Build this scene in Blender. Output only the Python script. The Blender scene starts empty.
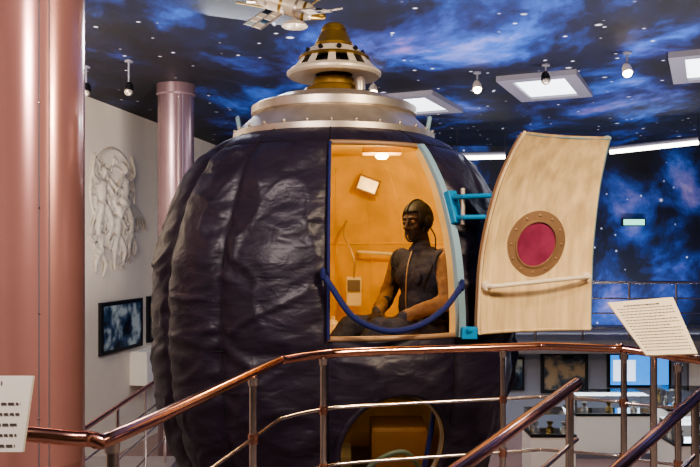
import bpy, bmesh, math, random
from mathutils import Vector, Matrix, noise
random.seed(3)
scene=bpy.context.scene
COL=scene.collection
ZC=1.55
CX,CY=-.112,5.6
try: scene.view_settings.look='AgX - Medium High Contrast'
except Exception as ex: print(ex)

# ---------------------------------------------------------------- materials
def srgb(c):
    return tuple((x/255/12.92) if x/255<=0.04045 else ((x/255+0.055)/1.055)**2.4 for x in c)
def mat(name,col,rough=.5,metal=0,spec=.5,bump=None,emit=None,es=0,var=0,coat=0,sheen=0,trans=0,vscale=4,stretch=None):
    m=bpy.data.materials.new(name); m.use_nodes=True
    nt=m.node_tree; b=nt.nodes['Principled BSDF']
    c=srgb(col)+(1,)
    b.inputs['Base Color'].default_value=c
    b.inputs['Roughness'].default_value=rough
    b.inputs['Metallic'].default_value=metal
    b.inputs['Specular IOR Level'].default_value=spec
    b.inputs['Coat Weight'].default_value=coat
    b.inputs['Sheen Weight'].default_value=sheen
    b.inputs['Transmission Weight'].default_value=trans
    tc=nt.nodes.new('ShaderNodeTexCoord'); src=tc.outputs['Object']
    if stretch:
        mp=nt.nodes.new('ShaderNodeMapping'); mp.inputs['Scale'].default_value=stretch
        nt.links.new(src,mp.inputs['Vector']); src=mp.outputs['Vector']
    if emit:
        b.inputs['Emission Color'].default_value=srgb(emit)+(1,)
        b.inputs['Emission Strength'].default_value=es
    if var:
        n=nt.nodes.new('ShaderNodeTexNoise'); n.inputs['Scale'].default_value=vscale; n.inputs['Detail'].default_value=5
        r=nt.nodes.new('ShaderNodeValToRGB')
        r.color_ramp.elements[0].position=.3; r.color_ramp.elements[1].position=.7
        v2=var*1.2 if stretch else var
        r.color_ramp.elements[0].color=(c[0]*(1-var),c[1]*(1-v2),c[2]*(1-v2*1.1),1)
        r.color_ramp.elements[1].color=tuple(min(1,x*(1+var)) for x in c[:3])+(1,)
        nt.links.new(src,n.inputs['Vector']); nt.links.new(n.outputs['Fac'],r.inputs['Fac'])
        nt.links.new(r.outputs['Color'],b.inputs['Base Color'])
    if bump:
        n=nt.nodes.new('ShaderNodeTexNoise'); n.inputs['Scale'].default_value=bump[0]; n.inputs['Detail'].default_value=4
        bp=nt.nodes.new('ShaderNodeBump'); bp.inputs['Strength'].default_value=bump[1]; bp.inputs['Distance'].default_value=.02
        nt.links.new(src,n.inputs['Vector'])
        nt.links.new(n.outputs['Fac'],bp.inputs['Height']); nt.links.new(bp.outputs['Normal'],b.inputs['Normal'])
    return m

def blanket_mat():
    m=bpy.data.materials.new('quilted_nylon'); m.use_nodes=True
    nt=m.node_tree; N=nt.nodes; L=nt.links; b=N['Principled BSDF']
    b.inputs['Roughness'].default_value=.46; b.inputs['Specular IOR Level'].default_value=.5
    tc=N.new('ShaderNodeTexCoord'); sp=N.new('ShaderNodeSeparateXYZ'); L.new(tc.outputs['Object'],sp.inputs[0])
    def math_(op,a,bv):
        n=N.new('ShaderNodeMath'); n.operation=op
        for i,x in enumerate((a,bv)):
            if isinstance(x,(int,float)): n.inputs[i].default_value=x
            else: L.new(x,n.inputs[i])
        return n.outputs[0]
    x=math_('SUBTRACT',sp.outputs[0],CX); y=math_('SUBTRACT',CY,sp.outputs[1])
    ph=math_('ARCTAN2',x,y)
    def nz(su,sv,scale,detail,dist):
        cb=N.new('ShaderNodeCombineXYZ'); L.new(math_('MULTIPLY',ph,su),cb.inputs[0]); L.new(math_('MULTIPLY',sp.outputs[2],sv),cb.inputs[1])
        n=N.new('ShaderNodeTexNoise'); n.inputs['Scale'].default_value=scale; n.inputs['Detail'].default_value=detail; n.inputs['Distortion'].default_value=dist
        L.new(cb.outputs[0],n.inputs['Vector']); return n.outputs['Fac']
    a=nz(1.6,2.6,1.6,1.5,.7)
    c=nz(1.8,3.6,3.2,2,.5)
    d=nz(3.2,3.0,6.0,3,1.0)
    h=math_('ADD',math_('MULTIPLY',a,1.0),math_('MULTIPLY',c,.45))
    h=math_('ADD',h,math_('MULTIPLY',d,.12))
    bp=N.new('ShaderNodeBump'); bp.inputs['Strength'].default_value=.55; bp.inputs['Distance'].default_value=.05
    L.new(h,bp.inputs['Height']); L.new(bp.outputs['Normal'],b.inputs['Normal'])
    r=N.new('ShaderNodeValToRGB'); r.color_ramp.elements[0].position=.3; r.color_ramp.elements[1].position=.75
    r.color_ramp.elements[0].color=srgb((33,27,42))+(1,); r.color_ramp.elements[1].color=srgb((46,37,54))+(1,)
    L.new(c,r.inputs['Fac']); L.new(r.outputs['Color'],b.inputs['Base Color'])
    return m

def mural(name,seed,pink=1.2):
    m=bpy.data.materials.new(name); m.use_nodes=True
    nt=m.node_tree; b=nt.nodes['Principled BSDF']; b.inputs['Roughness'].default_value=.6
    N=nt.nodes; L=nt.links
    tc=N.new('ShaderNodeTexCoord'); mp=N.new('ShaderNodeMapping'); mp.inputs['Location'].default_value=(seed,seed*.7,seed*.3)
    mp.inputs['Rotation'].default_value=(0,0,.6); mp.inputs['Scale'].default_value=(1,.6,1)
    L.new(tc.outputs['Object'],mp.inputs['Vector'])
    n=N.new('ShaderNodeTexNoise'); n.inputs['Scale'].default_value=.7; n.inputs['Detail'].default_value=9; n.inputs['Roughness'].default_value=.62; n.inputs['Distortion'].default_value=.3
    L.new(mp.outputs['Vector'],n.inputs['Vector'])
    r=N.new('ShaderNodeValToRGB'); e=r.color_ramp.elements
    e[0].position=.40; e[0].color=srgb((9,10,20))+(1,)
    e[1].position=.80; e[1].color=srgb((225,220,245))+(1,)
    for p,c in ((.49,(17,23,50)),(.55,(28,54,118)),(.61,(50,94,178)),(.69,(125,134,205))):
        x=e.new(p); x.color=srgb(c)+(1,)
    L.new(n.outputs['Fac'],r.inputs['Fac'])
    n2=N.new('ShaderNodeTexNoise'); n2.inputs['Scale'].default_value=.4; n2.inputs['Detail'].default_value=5
    mp2=N.new('ShaderNodeMapping'); mp2.inputs['Location'].default_value=(seed+9,2,5); L.new(tc.outputs['Object'],mp2.inputs['Vector']); L.new(mp2.outputs['Vector'],n2.inputs['Vector'])
    r2=N.new('ShaderNodeValToRGB'); r2.color_ramp.elements[0].position=.45; r2.color_ramp.elements[1].position=.62
    L.new(n2.outputs['Fac'],r2.inputs['Fac'])
    mx=N.new('ShaderNodeMixRGB'); mx.blend_type='MULTIPLY'; mx.inputs['Color2'].default_value=(pink,.62,.66,1)
    L.new(r2.outputs['Color'],mx.inputs['Fac']); L.new(r.outputs['Color'],mx.inputs['Color1'])
    prev=mx.outputs['Color']
    for sc,th in ((1.3,.045),(3.6,.07),(2.1,.035)):
        mp3=N.new('ShaderNodeMapping'); mp3.inputs['Location'].default_value=(sc*3.3,sc,sc*.6); mp3.inputs['Rotation'].default_value=(sc*.3,.2,sc)
        if sc==2.1: mp3.inputs['Scale'].default_value=(1,.28,1)
        L.new(tc.outputs['Object'],mp3.inputs['Vector'])
        v=N.new('ShaderNodeTexVoronoi'); v.inputs['Scale'].default_value=sc
        L.new(mp3.outputs['Vector'],v.inputs['Vector'])
        mr=N.new('ShaderNodeMapRange'); mr.inputs['From Min'].default_value=th*.5; mr.inputs['From Max'].default_value=th*1.5; mr.inputs['To Min'].default_value=.9; mr.inputs['To Max'].default_value=0
        L.new(v.outputs['Distance'],mr.inputs['Value'])
        m2=N.new('ShaderNodeMixRGB'); m2.inputs['Color2'].default_value=(.85,.88,1,1)
        L.new(mr.outputs[0],m2.inputs['Fac']); L.new(prev,m2.inputs['Color1']); prev=m2.outputs['Color']
    L.new(prev,b.inputs['Base Color'])
    return m

M={}
M['blanket']=blanket_mat()
M['seam']=mat('seam_piping',(16,13,20),.6)
M['lining']=mat('cream_lining',(232,200,128),.75,0,.3,bump=(6,.5),var=.16)
M['liner2']=mat('grey_liner',(150,142,128),.65,0,.4,bump=(6,.5),var=.25)
M['cream']=mat('door_lining',(238,208,158),.6,0,.35,bump=(5,.25),var=.20,vscale=5,stretch=(3.5,3.5,.5))
M['rimblue']=mat('rim_blue',(132,165,180),.5)
M['hinge']=mat('hinge_blue',(20,135,185),.4)
M['steel']=mat('brushed_steel',(200,188,174),.40,.75,var=.15,vscale=9)
M['white_metal']=mat('white_enamel',(226,212,190),.4,.2,var=.06)
M['gold']=mat('old_brass',(158,128,66),.38,.7,var=.2,vscale=12)
M['dark']=mat('dark_void',(18,16,18),.7)
M['copper']=mat('copper_tube',(222,165,145),.18,1)
M['chrome']=mat('post_steel',(220,208,204),.2,1)
M['column']=mat('pink_lacquer_column',(196,142,134),.25,.45,.6,var=.06,vscale=1.5,coat=.4)
M['column2']=mat('grey_lacquer_column',(132,108,114),.26,.6,.5,var=.06,vscale=1.5)
M['plaster']=mat('white_plaster',(222,210,192),.85,var=.03,bump=(20,.1))
M['relief']=mat('plaster_relief',(190,180,166),.85,bump=(12,.6),var=.10)
M['lowwall']=mat('lower_wall',(150,156,170),.7,var=.05)
M['floor']=mat('polished_floor',(150,120,112),.25,0,.5,var=.15,vscale=1)
M['slab']=mat('slab_concrete',(120,112,110),.6,var=.1)
M['white']=mat('white_board',(238,234,224),.5)
M['paper']=mat('cream_paper',(238,222,194),.55)
M['ink']=mat('ink',(80,70,66),.7)
M['frame']=mat('black_frame',(22,22,26),.4)
M['rope']=mat('blue_velvet_rope',(18,30,92),.8)
M['suit']=mat('navy_suit',(52,52,64),.85,0,.2,bump=(30,.6),var=.25,vscale=12)
M['sleeve']=mat('brown_sleeve',(122,96,72),.85,0,.2,bump=(30,.6),var=.2,vscale=12)
M['skin']=mat('mannequin_skin',(50,38,33),.75,0,.2)
M['leather']=mat('black_leather',(12,11,13),.7,0,.25)
M['brass']=mat('zip_brass',(170,150,110),.45,.5)
M['seat']=mat('seat_fabric',(78,66,56),.85,var=.1)
M['bulb']=mat('bulb_glow',(255,235,200),.5,emit=(255,225,180),es=25)
M['warmbulb']=mat('warm_bulb',(255,220,160),.5,emit=(255,205,130),es=16)
M['panel']=mat('light_panel',(235,240,245),.5,emit=(225,235,245),es=2.2)
M['tube']=mat('fluorescent',(255,250,240),.5,emit=(255,248,235),es=7)
M['panelframe']=mat('panel_frame',(120,118,128),.5,.2)
M['exit']=mat('exit_glow',(120,220,180),.5,emit=(150,235,205),es=1.5)
M['screen']=mat('screen_glow',(60,120,190),.4,emit=(50,130,215),es=1.6,var=.4)
M['screen2']=mat('screen_caption_glow',(200,220,240),.4,emit=(205,225,245),es=1.6)
M['glassred']=mat('porthole_glass',(150,62,92),.15,0,.7,var=.2,vscale=10)
M['portring']=mat('porthole_ring',(160,128,98),.5,.3,var=.1)
M['glass']=mat('case_glass',(235,245,250),.05,0,.5,trans=1)

def picture_mat(name,c1,c2,c3,scale):
    m=bpy.data.materials.new(name); m.use_nodes=True
    nt=m.node_tree; b=nt.nodes['Principled BSDF']; b.inputs['Roughness'].default_value=.35
    tc=nt.nodes.new('ShaderNodeTexCoord'); n=nt.nodes.new('ShaderNodeTexNoise'); n.inputs['Scale'].default_value=scale; n.inputs['Detail'].default_value=3
    r=nt.nodes.new('ShaderNodeValToRGB'); r.color_ramp.elements[0].position=.4; r.color_ramp.elements[1].position=.62
    r.color_ramp.elements[0].color=srgb(c1)+(1,); r.color_ramp.elements[1].color=srgb(c3)+(1,)
    x=r.color_ramp.elements.new(.5); x.color=srgb(c2)+(1,)
    nt.links.new(tc.outputs['Object'],n.inputs['Vector']); nt.links.new(n.outputs['Fac'],r.inputs['Fac']); nt.links.new(r.outputs['Color'],b.inputs['Base Color'])
    return m
M['art1']=picture_mat('photo_print_blue',(14,20,34),(50,80,110),(190,205,200),3)
M['art2']=picture_mat('photo_print_dark',(20,24,30),(70,80,90),(170,150,120),4)

# ---------------------------------------------------------------- helpers
def empty(name):
    e=bpy.data.objects.new(name,None); COL.objects.link(e); e.empty_display_size=.1; return e
def finish(bm,name,m,parent=None,smooth=True,recalc=True):
    if recalc: bmesh.ops.recalc_face_normals(bm,faces=bm.faces)
    me=bpy.data.meshes.new(name); bm.to_mesh(me); bm.free()
    ms=m if isinstance(m,(list,tuple)) else [m]
    for x in ms: me.materials.append(x)
    if smooth:
        for p in me.polygons: p.use_smooth=True
    o=bpy.data.objects.new(name,me); COL.objects.link(o)
    if parent: o.parent=parent
    return o
def autosmooth(o,ang=35):
    me=o.data
    bm=bmesh.new(); bm.from_mesh(me)
    for e in bm.edges:
        if len(e.link_faces)==2 and e.calc_face_angle(0)>math.radians(ang): e.smooth=False
    bm.to_mesh(me); bm.free()
def box(name,lo,hi,m,parent=None,bev=0,rot=None,seg=2):
    bm=bmesh.new(); bmesh.ops.create_cube(bm,size=1)
    c=[(a+b)/2 for a,b in zip(lo,hi)]; s=[abs(b-a) for a,b in zip(lo,hi)]
    for v in bm.verts: v.co=Vector((v.co.x*s[0],v.co.y*s[1],v.co.z*s[2]))
    if bev: bmesh.ops.bevel(bm,geom=bm.edges[:],offset=bev,segments=seg,affect='EDGES',profile=.7)
    if rot is not None:
        bm.transform(rot)
    bmesh.ops.translate(bm,verts=bm.verts,vec=c)
    return finish(bm,name,m,parent,smooth=False)
def lathe(name,prof,m,center,parent=None,segs=96,skip=None,thick=0,ang=30,closed=False):
    bm=bmesh.new(); rings=[]
    for r,z in prof:
        if r<1e-5: rings.append([bm.verts.new((center[0],center[1],center[2]+z))])
        else: rings.append([bm.verts.new((center[0]+r*math.sin(2*math.pi*k/segs),center[1]-r*math.cos(2*math.pi*k/segs),center[2]+z)) for k in range(segs)])
    for i in range(len(rings)-1):
        a,b=rings[i],rings[i+1]
        for k in range(segs):
            if skip and skip(i,k): continue
            k2=(k+1)%segs
            if len(a)==1 and len(b)==1: continue
            if len(a)==1: bm.faces.new((a[0],b[k2],b[k]))
            elif len(b)==1: bm.faces.new((a[k],a[k2],b[0]))
            else: bm.faces.new((a[k],a[k2],b[k2],b[k]))
    if thick:
        bmesh.ops.recalc_face_normals(bm,faces=bm.faces)
        bmesh.ops.solidify(bm,geom=bm.faces[:],thickness=thick)
    o=finish(bm,name,m,parent); autosmooth(o,ang); return o
def cr(pts,n=8):
    P=[Vector(p) for p in pts]; out=[]
    for i in range(len(P)-1):
        p0=P[i-1] if i>0 else P[i]*2-P[i+1]; p1=P[i]; p2=P[i+1]; p3=P[i+2] if i+2<len(P) else P[i+1]*2-P[i]
        for k in range(n):
            t=k/n
            out.append(.5*((2*p1)+(-p0+p2)*t+(2*p0-5*p1+4*p2-p3)*t*t+(-p0+3*p1-3*p2+p3)*t**3))
    out.append(P[-1]); return out
def sweep_bm(bm,pts,rad,segs=14,cap=True):
    P=[Vector(p) for p in pts]
    if not hasattr(rad,'__len__'): rad=[rad]*len(P)
    if cap:
        d0=(P[0]-P[1]).normalized(); d1=(P[-1]-P[-2]).normalized()
        P=[P[0]+d0*rad[0]*.95,P[0]+d0*rad[0]*.7]+P+[P[-1]+d1*rad[-1]*.7,P[-1]+d1*rad[-1]*.95]
        rad=[rad[0]*.3,rad[0]*.72]+list(rad)+[rad[-1]*.72,rad[-1]*.3]
    u=None; rings=[]
    for i,p in enumerate(P):
        t=(P[min(i+1,len(P)-1)]-P[max(i-1,0)]).normalized()
        if u is None:
            u=t.orthogonal().normalized()
        else:
            u=(u-t*u.dot(t)).normalized()
        w=t.cross(u)
        rings.append([bm.verts.new(p+rad[i]*(math.cos(2*math.pi*k/segs)*u+math.sin(2*math.pi*k/segs)*w)) for k in range(segs)])
    for a,b in zip(rings,rings[1:]):
        for k in range(segs):
            bm.faces.new((a[k],a[(k+1)%segs],b[(k+1)%segs],b[k]))
    bm.faces.new(rings[0][::-1]); bm.faces.new(rings[-1])
def tube(name,pts,r,m,parent=None,segs=14,smooth_pts=0,cap=False):
    bm=bmesh.new()
    if smooth_pts: pts=cr(pts,smooth_pts)
    sweep_bm(bm,pts,r,segs,cap)
    o=finish(bm,name,m,parent); autosmooth(o,50); return o
def ell_bm(bm,c,rad,rot=None,seg=24):
    mt=Matrix.Translation(Vector(c))@(rot.to_4x4() if rot is not None else Matrix.Identity(4))@Matrix.Diagonal((rad[0],rad[1],rad[2],1))
    bmesh.ops.create_uvsphere(bm,u_segments=seg,v_segments=seg//2,radius=1,matrix=mt)

# ---------------------------------------------------------------- room shell
CEIL=3.8; LOW=-1.6
mur_c=mural('starry_mural_ceiling',3.1,1.15); mur_w=mural('starry_mural_wall',12.4,.9)
box('ceiling',(-7,-3.2,CEIL),(9,17.3,CEIL+.15),mur_c)
box('floor',(-7,-3.2,LOW-.15),(9,17.3,LOW),M['floor'])
def wallx(Y): return -3.81+.183*(Y-11.5)
def prism(name,poly,z0,z1,m,parent=None):
    bm=bmesh.new(); a=[bm.verts.new((x,y,z0)) for x,y in poly]; b=[bm.verts.new((x,y,z1)) for x,y in poly]
    bm.faces.new(a); bm.faces.new(b)
    for i in range(len(poly)):
        j=(i+1)%len(poly); bm.faces.new((a[i],a[j],b[j],b[i]))
    return finish(bm,name,m,parent,smooth=False)
prism('wall_left',[(wallx(-3),-3),(wallx(17),17),(wallx(17)-.2,17),(wallx(-3)-.2,-3)],LOW,CEIL,M['plaster'])
box('wall_back',(-3.2,17,-.0),(9,17.2,CEIL),mur_w)
box('wall_right',(8.5,-3,LOW),(8.7,17,CEIL),mur_w)
box('wall_front',(-7,-3.2,LOW),(9,-3,CEIL),M['plaster'])
box('wall_lower_back',(wallx(14.5)+.02,14.5,LOW),(8.5,14.65,-.22),M['lowwall'])
box('balcony_slab',(wallx(14)+.05,13.9,-.22),(8.48,16.98,0),M['slab'])
prism('gallery_floor_slab',[(-6,-2.95),(8.4,-2.95),(8.4,4.3),(1.0,4.36),(-.02,4.12),(-.40,3.82),(-.78,2.05),(-1.05,2.12),(-5.4,2.12)],-.25,0,M['slab'])

# ---------------------------------------------------------------- columns
def column(name,x,y,r,m):
    e=empty(name)
    lathe('shaft',[(0,0),(r*1.15,0),(r*1.15,.12),(r,.14),(r,1.9),(r*1.004,1.905),(r*1.004,1.915),(r,1.92),(r,5.25),(r*1.08,5.27),(r*1.08,5.4),(0,5.4)],m,(x,y,LOW),e,segs=72)
    for k,a in enumerate((22,34,130,230)):
        a=math.radians(a)
        px,py=x+r*math.sin(a),y-r*math.cos(a)
        tube('seam_%d'%k,[(px,py,LOW+.15),(px,py,CEIL-.12)],.004,M['panelframe'],e,6)
    for k in range(9):
        a=math.radians(22); px,py=x+(r+.001)*math.sin(a),y-(r+.001)*math.cos(a)
        bm=bmesh.new(); bmesh.ops.create_uvsphere(bm,u_segments=8,v_segments=5,radius=.008,matrix=Matrix.Translation((px,py,LOW+.4+k*.6))); finish(bm,'bolt_%d'%k,M['chrome'],e)
    return e
column('column',-1.87,4.8,.266,M['column'])
column('column.001',-2.35,10.8,.24,M['column2'])

# ---------------------------------------------------------------- capsule
prof=[(-.55,.30),(-.42,.58),(-.3,.76),(-.1,.92),(.16,1.06),(.44,1.155),(.72,1.21),(1.07,1.235),(1.21,1.235),(1.56,1.20),(1.91,1.09),(2.10,.98),(2.2,.90),(2.28,.80),(2.33,.70)]
def R(z):
    if z<=prof[0][0]: return prof[0][1]
    for i in range(len(prof)-1):
        if prof[i][0]<=z<=prof[i+1][0]:
            p1,p2=prof[i],prof[i+1]; p0=prof[max(i-1,0)]; p3=prof[min(i+2,len(prof)-1)]
            h=p2[0]-p1[0]; t=(z-p1[0])/h
            m1=(p2[1]-p0[1])/(p2[0]-p0[0])*h; m2=(p3[1]-p1[1])/(p3[0]-p1[0])*h
            return (2*t**3-3*t*t+1)*p1[1]+(t**3-2*t*t+t)*m1+(-2*t**3+3*t*t)*p2[1]+(t**3-t*t)*m2
    return prof[-1][1]
PH0,PH1,Z0,Z1=-.5,37.0,1.07,2.2
seams=[-182,-150,-112,-80,-56,-31,-.5,37,74,112,145,178]
TH=.065
def linspan(a,b,n): return [a+(b-a)*i/n for i in range(n)]
NO=36
phis=linspan(PH0,PH1,NO)+linspan(PH1,178,100)+linspan(178,359.5,200)
phis=[p if p<177.99 else p-360 for p in phis]
zs=linspan(-.55,Z0,84)+linspan(Z0,Z1,64)+linspan(Z1,2.33,8)+[2.33]
HSEAM=(.98,2.215)
def outer(ph,z):
    t=0;w=30
    for a,b in zip(seams,seams[1:]):
        if a-1e-6<=ph<=b+1e-6: t=min(1,max(0,(ph-a)/(b-a))); w=b-a
    dd=min(t,1-t)*w
    s=1-math.exp(-dd/3.6)
    env=min(1,max(0,(2.33-z)/.15))
    puff=(.036*s+.010*math.sin(math.pi*t))*env
    for hz in HSEAM:
        puff*=1-.6*math.exp(-abs(z-hz)/.03)
    if PH0-.01<=ph<=PH1+.01:
        puff*=min(1,min(abs(z-Z0),abs(z-Z1))/.10)
    a=math.radians(ph); r=R(z)
    wr=noise.noise(Vector((math.sin(a)*2.2,math.cos(a)*2.2,z*3)))*.014+noise.noise(Vector((math.sin(a)*5,math.cos(a)*5,z*5)))*.008
    edge=math.exp(-dd/6)
    side=round(ph/30)
    wr+=noise.noise(Vector((ph*.03,3.3+side,z*13+dd*.12)))*.030*edge*min(1,dd/1.5)
    f=noise.noise(Vector((ph*.035+z*.9,7.3,z*2.6-ph*.02)))
    wr+=.015*math.exp(-(f/.06)**2)*min(1,dd/5)
    f=noise.noise(Vector((ph*.05-z*1.3,17.3,z*3.2+ph*.015)))
    wr+=.010*math.exp(-(f/.05)**2)*min(1,dd/4)
    hem=1
    if PH0-.01<=ph<=PH1+.01: hem=min(1,min(abs(z-Z0),abs(z-Z1))/.05)
    if (Z0-.01<=z<=Z1+.01): hem=min(hem,min(abs(ph-PH0),abs(ph-PH1))/3)
    return r-.028+puff+wr*env*min(1,hem+.1)
def pt(ph,z,r): a=math.radians(ph); return Vector((CX+r*math.sin(a),CY-r*math.cos(a),z))
bm=bmesh.new(); nP=len(phis); nZ=len(zs)
O=[[bm.verts.new(pt(p,z,outer(p,z))) for p in phis] for z in zs]
I=[[bm.verts.new(pt(p,z,R(z)-TH-.02)) for p in phis] for z in zs]
def present(i,j):
    if i<0 or i>=nZ-1: return False
    j%=nP
    zc=(zs[i]+zs[i+1])/2
    return not (j<NO and Z0<zc<Z1)
for i in range(nZ-1):
    for j in range(nP):
        if not present(i,j): continue
        k=(j+1)%nP
        f=bm.faces.new((O[i][j],O[i][k],O[i+1][k],O[i+1][j])); f.material_index=0
        f=bm.faces.new((I[i][j],I[i+1][j],I[i+1][k],I[i][k])); f.material_index=1
        if not present(i-1,j): f=bm.faces.new((O[i][j],I[i][j],I[i][k],O[i][k])); f.material_index=1
        if not present(i+1,j): f=bm.faces.new((O[i+1][j],O[i+1][k],I[i+1][k],I[i+1][j])); f.material_index=1
        if not present(i,j-1): f=bm.faces.new((O[i][j],O[i+1][j],I[i+1][j],I[i][j])); f.material_index=1
        if not present(i,j+1): f=bm.faces.new((O[i][k],I[i][k],I[i+1][k],O[i+1][k])); f.material_index=1
capsule=empty('spacecraft_descent_capsule')
shell=finish(bm,'quilted_shell',[M['blanket'],M['lining'],M['rimblue']],capsule)
HP,HZ,HR=19,.43,.33
a=math.radians(HP); rad=Vector((math.sin(a),-math.cos(a),0))
bm=bmesh.new()
bmesh.ops.create_cone(bm,cap_ends=True,segments=64,radius1=HR,radius2=HR,depth=.9)
q=rad.to_track_quat('Z','Y').to_matrix().to_4x4()
bm.transform(Matrix.Translation(Vector((CX,CY,HZ))+rad*1.15)@q)
cut=finish(bm,'cutter',M['lining'],None)
md=shell.modifiers.new('b','BOOLEAN'); md.object=cut; md.operation='DIFFERENCE'; md.solver='EXACT'
dg=bpy.context.evaluated_depsgraph_get(); dg.update()
nm=bpy.data.meshes.new_from_object(shell.evaluated_get(dg))
print('bool',len(shell.data.vertices),len(nm.vertices))
shell.modifiers.clear()
if len(nm.vertices)>10000: shell.data=nm
bpy.data.objects.remove(cut)
autosmooth(shell,60)
for k,ph in enumerate(seams[1:]):
    if abs(ph-PH0)<.1 or abs(ph-PH1)<.1:
        segs_=[(-.5,Z0-.02),(Z1+.02,2.32)]
    else: segs_=[(-.5,2.32)]
    for j,(za,zb) in enumerate(segs_):
        zl=linspan(za,zb,50)+[zb]
        tube('seam_piping_%d_%d'%(k,j),[pt(ph,z,outer(ph,z)+.001) for z in zl],.005,M['seam'],capsule,6)
tube('hem_piping_top',[pt(p,2.215,outer(((p+182)%360)-182,2.215)+.001) for p in range(-180,181,2)],.004,M['seam'],capsule,6)
tube('hem_piping_low',[pt(p,.98,outer(((p+182)%360)-182,.98)+.001) for p in range(-180,181,2)],.004,M['seam'],capsule,6)
def ringpts(ph,z,rr,off,n=64,lift=0):
    out=[]
    a=math.radians(ph); base=Vector((CX,CY,z)); rd=Vector((math.sin(a),-math.cos(a),0)); sd=Vector((math.cos(a),math.sin(a),0))
    for k in range(n+1):
        t=2*math.pi*k/n
        zz=z+rr*math.sin(t); s=rr*math.cos(t)
        ro=R(zz)+off; d=math.sqrt(max(ro*ro-s*s,0))
        out.append(base+rd*d+sd*s+Vector((0,0,rr*math.sin(t))))
    return out
tube('lower_hatch_rim',ringpts(HP,HZ,HR+.005,.0),.020,M['blanket'],capsule,10)
tube('lower_hatch_inner_ring',ringpts(HP,HZ,HR-.008,-.05),.012,M['steel'],capsule,10)
# interior decks and equipment bay
lathe('cabin_deck',[(0,.0),(1.11,.0),(1.11,-.03),(0,-.03)],M['lining'],(CX,CY,.80),capsule)
lathe('lower_bulkhead',[(0,.0),(.93,.0),(.93,-.03),(0,-.03)],M['liner2'],(CX,CY,-.02),capsule)
lathe('bay_back_wall',[(1.02,.0),(1.06,.40),(1.07,.77)],M['liner2'],(CX,CY,.0),capsule,thick=.01,skip=lambda i,k:(k>82 or k<28))
box('bay_equipment_box',(CX-.22,CY-.55,-.01),(CX+.12,CY-.15,.26),M['liner2'],capsule,.03)
box('bay_equipment_box_b',(CX+.25,CY-.35,-.01),(CX+.62,CY+.05,.40),M['portring'],capsule,.03)
tube('bay_pipe_a',[(CX-.4,CY-.3,.0),(CX-.38,CY-.35,.4),(CX-.1,CY-.3,.62),(CX+.4,CY-.3,.66),(CX+.7,CY-.2,.5)],.022,M['steel'],capsule,10,8)
tube('bay_pipe_b',[(CX+.2,CY-.6,.0),(CX+.22,CY-.62,.2),(CX+.45,CY-.6,.3),(CX+.6,CY-.5,.1)],.016,M['rimblue'],capsule,10,8)
tube('lower_blue_strip',[pt(33.5,z,R(z)-.10) for z in (.05,.2,.35,.5,.7)],.016,M['rope'],capsule,8)
# opening frame trims
tube('opening_trim_left',[pt(PH0+.2,z,R(z)-.004) for z in linspan(Z0,Z1,24)+[Z1]],.009,M['rope'],capsule,8)
bm=bmesh.new()
zz=linspan(Z0-.01,Z1+.01,30)+[Z1+.01]
V=[[bm.verts.new(pt(p,z,R(z)+o)) for p,o in ((PH1-.7,-.02),(PH1-.7,.012),(PH1+1.3,.022),(PH1+1.3,-.03))] for z in zz]
for a_,b_ in zip(V,V[1:]):
    for k in range(4): bm.faces.new((a_[k],a_[(k+1)%4],b_[(k+1)%4],b_[k]))
bm.faces.new(V[0]); bm.faces.new(V[-1][::-1])
o=finish(bm,'opening_trim_right',M['rimblue'],capsule); autosmooth(o,30)
for nm_,z in (('opening_sill',Z0),('opening_header',Z1)):
    tube(nm_,[pt(p,z,R(z)-.03) for p in linspan(PH0,PH1,20)+[PH1]],.016,M['portring'],capsule,8)
for k,ph in enumerate((150,165,180,-165,-150,-135,120,135)):
    tube('lining_seam_%d'%k,[pt(ph,z,R(z)-TH-.022) for z in linspan(.85,2.27,24)],.006,M['lining'],capsule,6)
tube('lining_band',[pt(p,1.62,R(1.62)-TH-.022) for p in range(60,300,6)],.008,M['lining'],capsule,6)
lathe('cabin_ceiling',[(0,0),(.68,0),(.68,.02),(0,.02)],M['lining'],(CX,CY,2.30),capsule)
# interior fittings
box('cabin_lamp_body',(.08,5.20,2.195),(.34,5.36,2.235),M['portring'],capsule,.01)
box('cabin_lamp_body_top',(.17,5.24,2.235),(.25,5.30,2.30),M['steel'],capsule,.005)
lathe('cabin_lamp_bulb',[(0,0),(.03,.004),(.045,.02),(.04,.035),(0,.036)],M['warmbulb'],(.21,5.27,2.160),capsule,segs=24)
Rm=Matrix.Rotation(.35,4,'Y')
box('cabin_mirror',(.05,6.28,2.01),(.23,6.32,2.14),M['portring'],capsule,.012,rot=Rm)
box('mirror_glass',(.065,6.272,2.025),(.215,6.279,2.125),M['steel'],capsule,.003,rot=Rm)
tube('mirror_arm',[(.145,6.31,2.09),(.16,6.52,2.12)],.01,M['steel'],capsule,8)
box('cabin_equipment_box',(-.03,6.30,1.12),(.09,6.50,1.35),M['white'],capsule,.015)
box('equipment_box_lid',(-.02,6.285,1.24),(.08,6.30,1.33),M['panelframe'],capsule,.003)
for k,(x_,z_,r_) in enumerate(((-.13,1.02,.05),(-.01,1.0,.055))):
    lathe('canister_%d'%k,[(0,0),(r_,0),(r_,.18),(r_*.6,.21),(r_*.3,.215),(r_*.3,.24),(0,.24)],M['white'],(x_,6.10,z_-.2),capsule,segs=28)
tube('equipment_cable',[(.03,6.30,1.35),(.03,6.25,1.5),(-.05,6.35,1.7),(-.03,6.5,1.8)],.008,M['steel'],capsule,8,6)
tube('cabin_grab_rail',[(.06,6.74,1.55),(.07,6.58,1.55),(.10,6.56,1.55),(.38,6.50,1.53),(.41,6.52,1.53),(.42,6.66,1.53)],.013,M['white'],capsule,10)
box('side_console',(-.55,6.1,.80),(-.2,6.5,1.12),M['portring'],capsule,.02)
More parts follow.
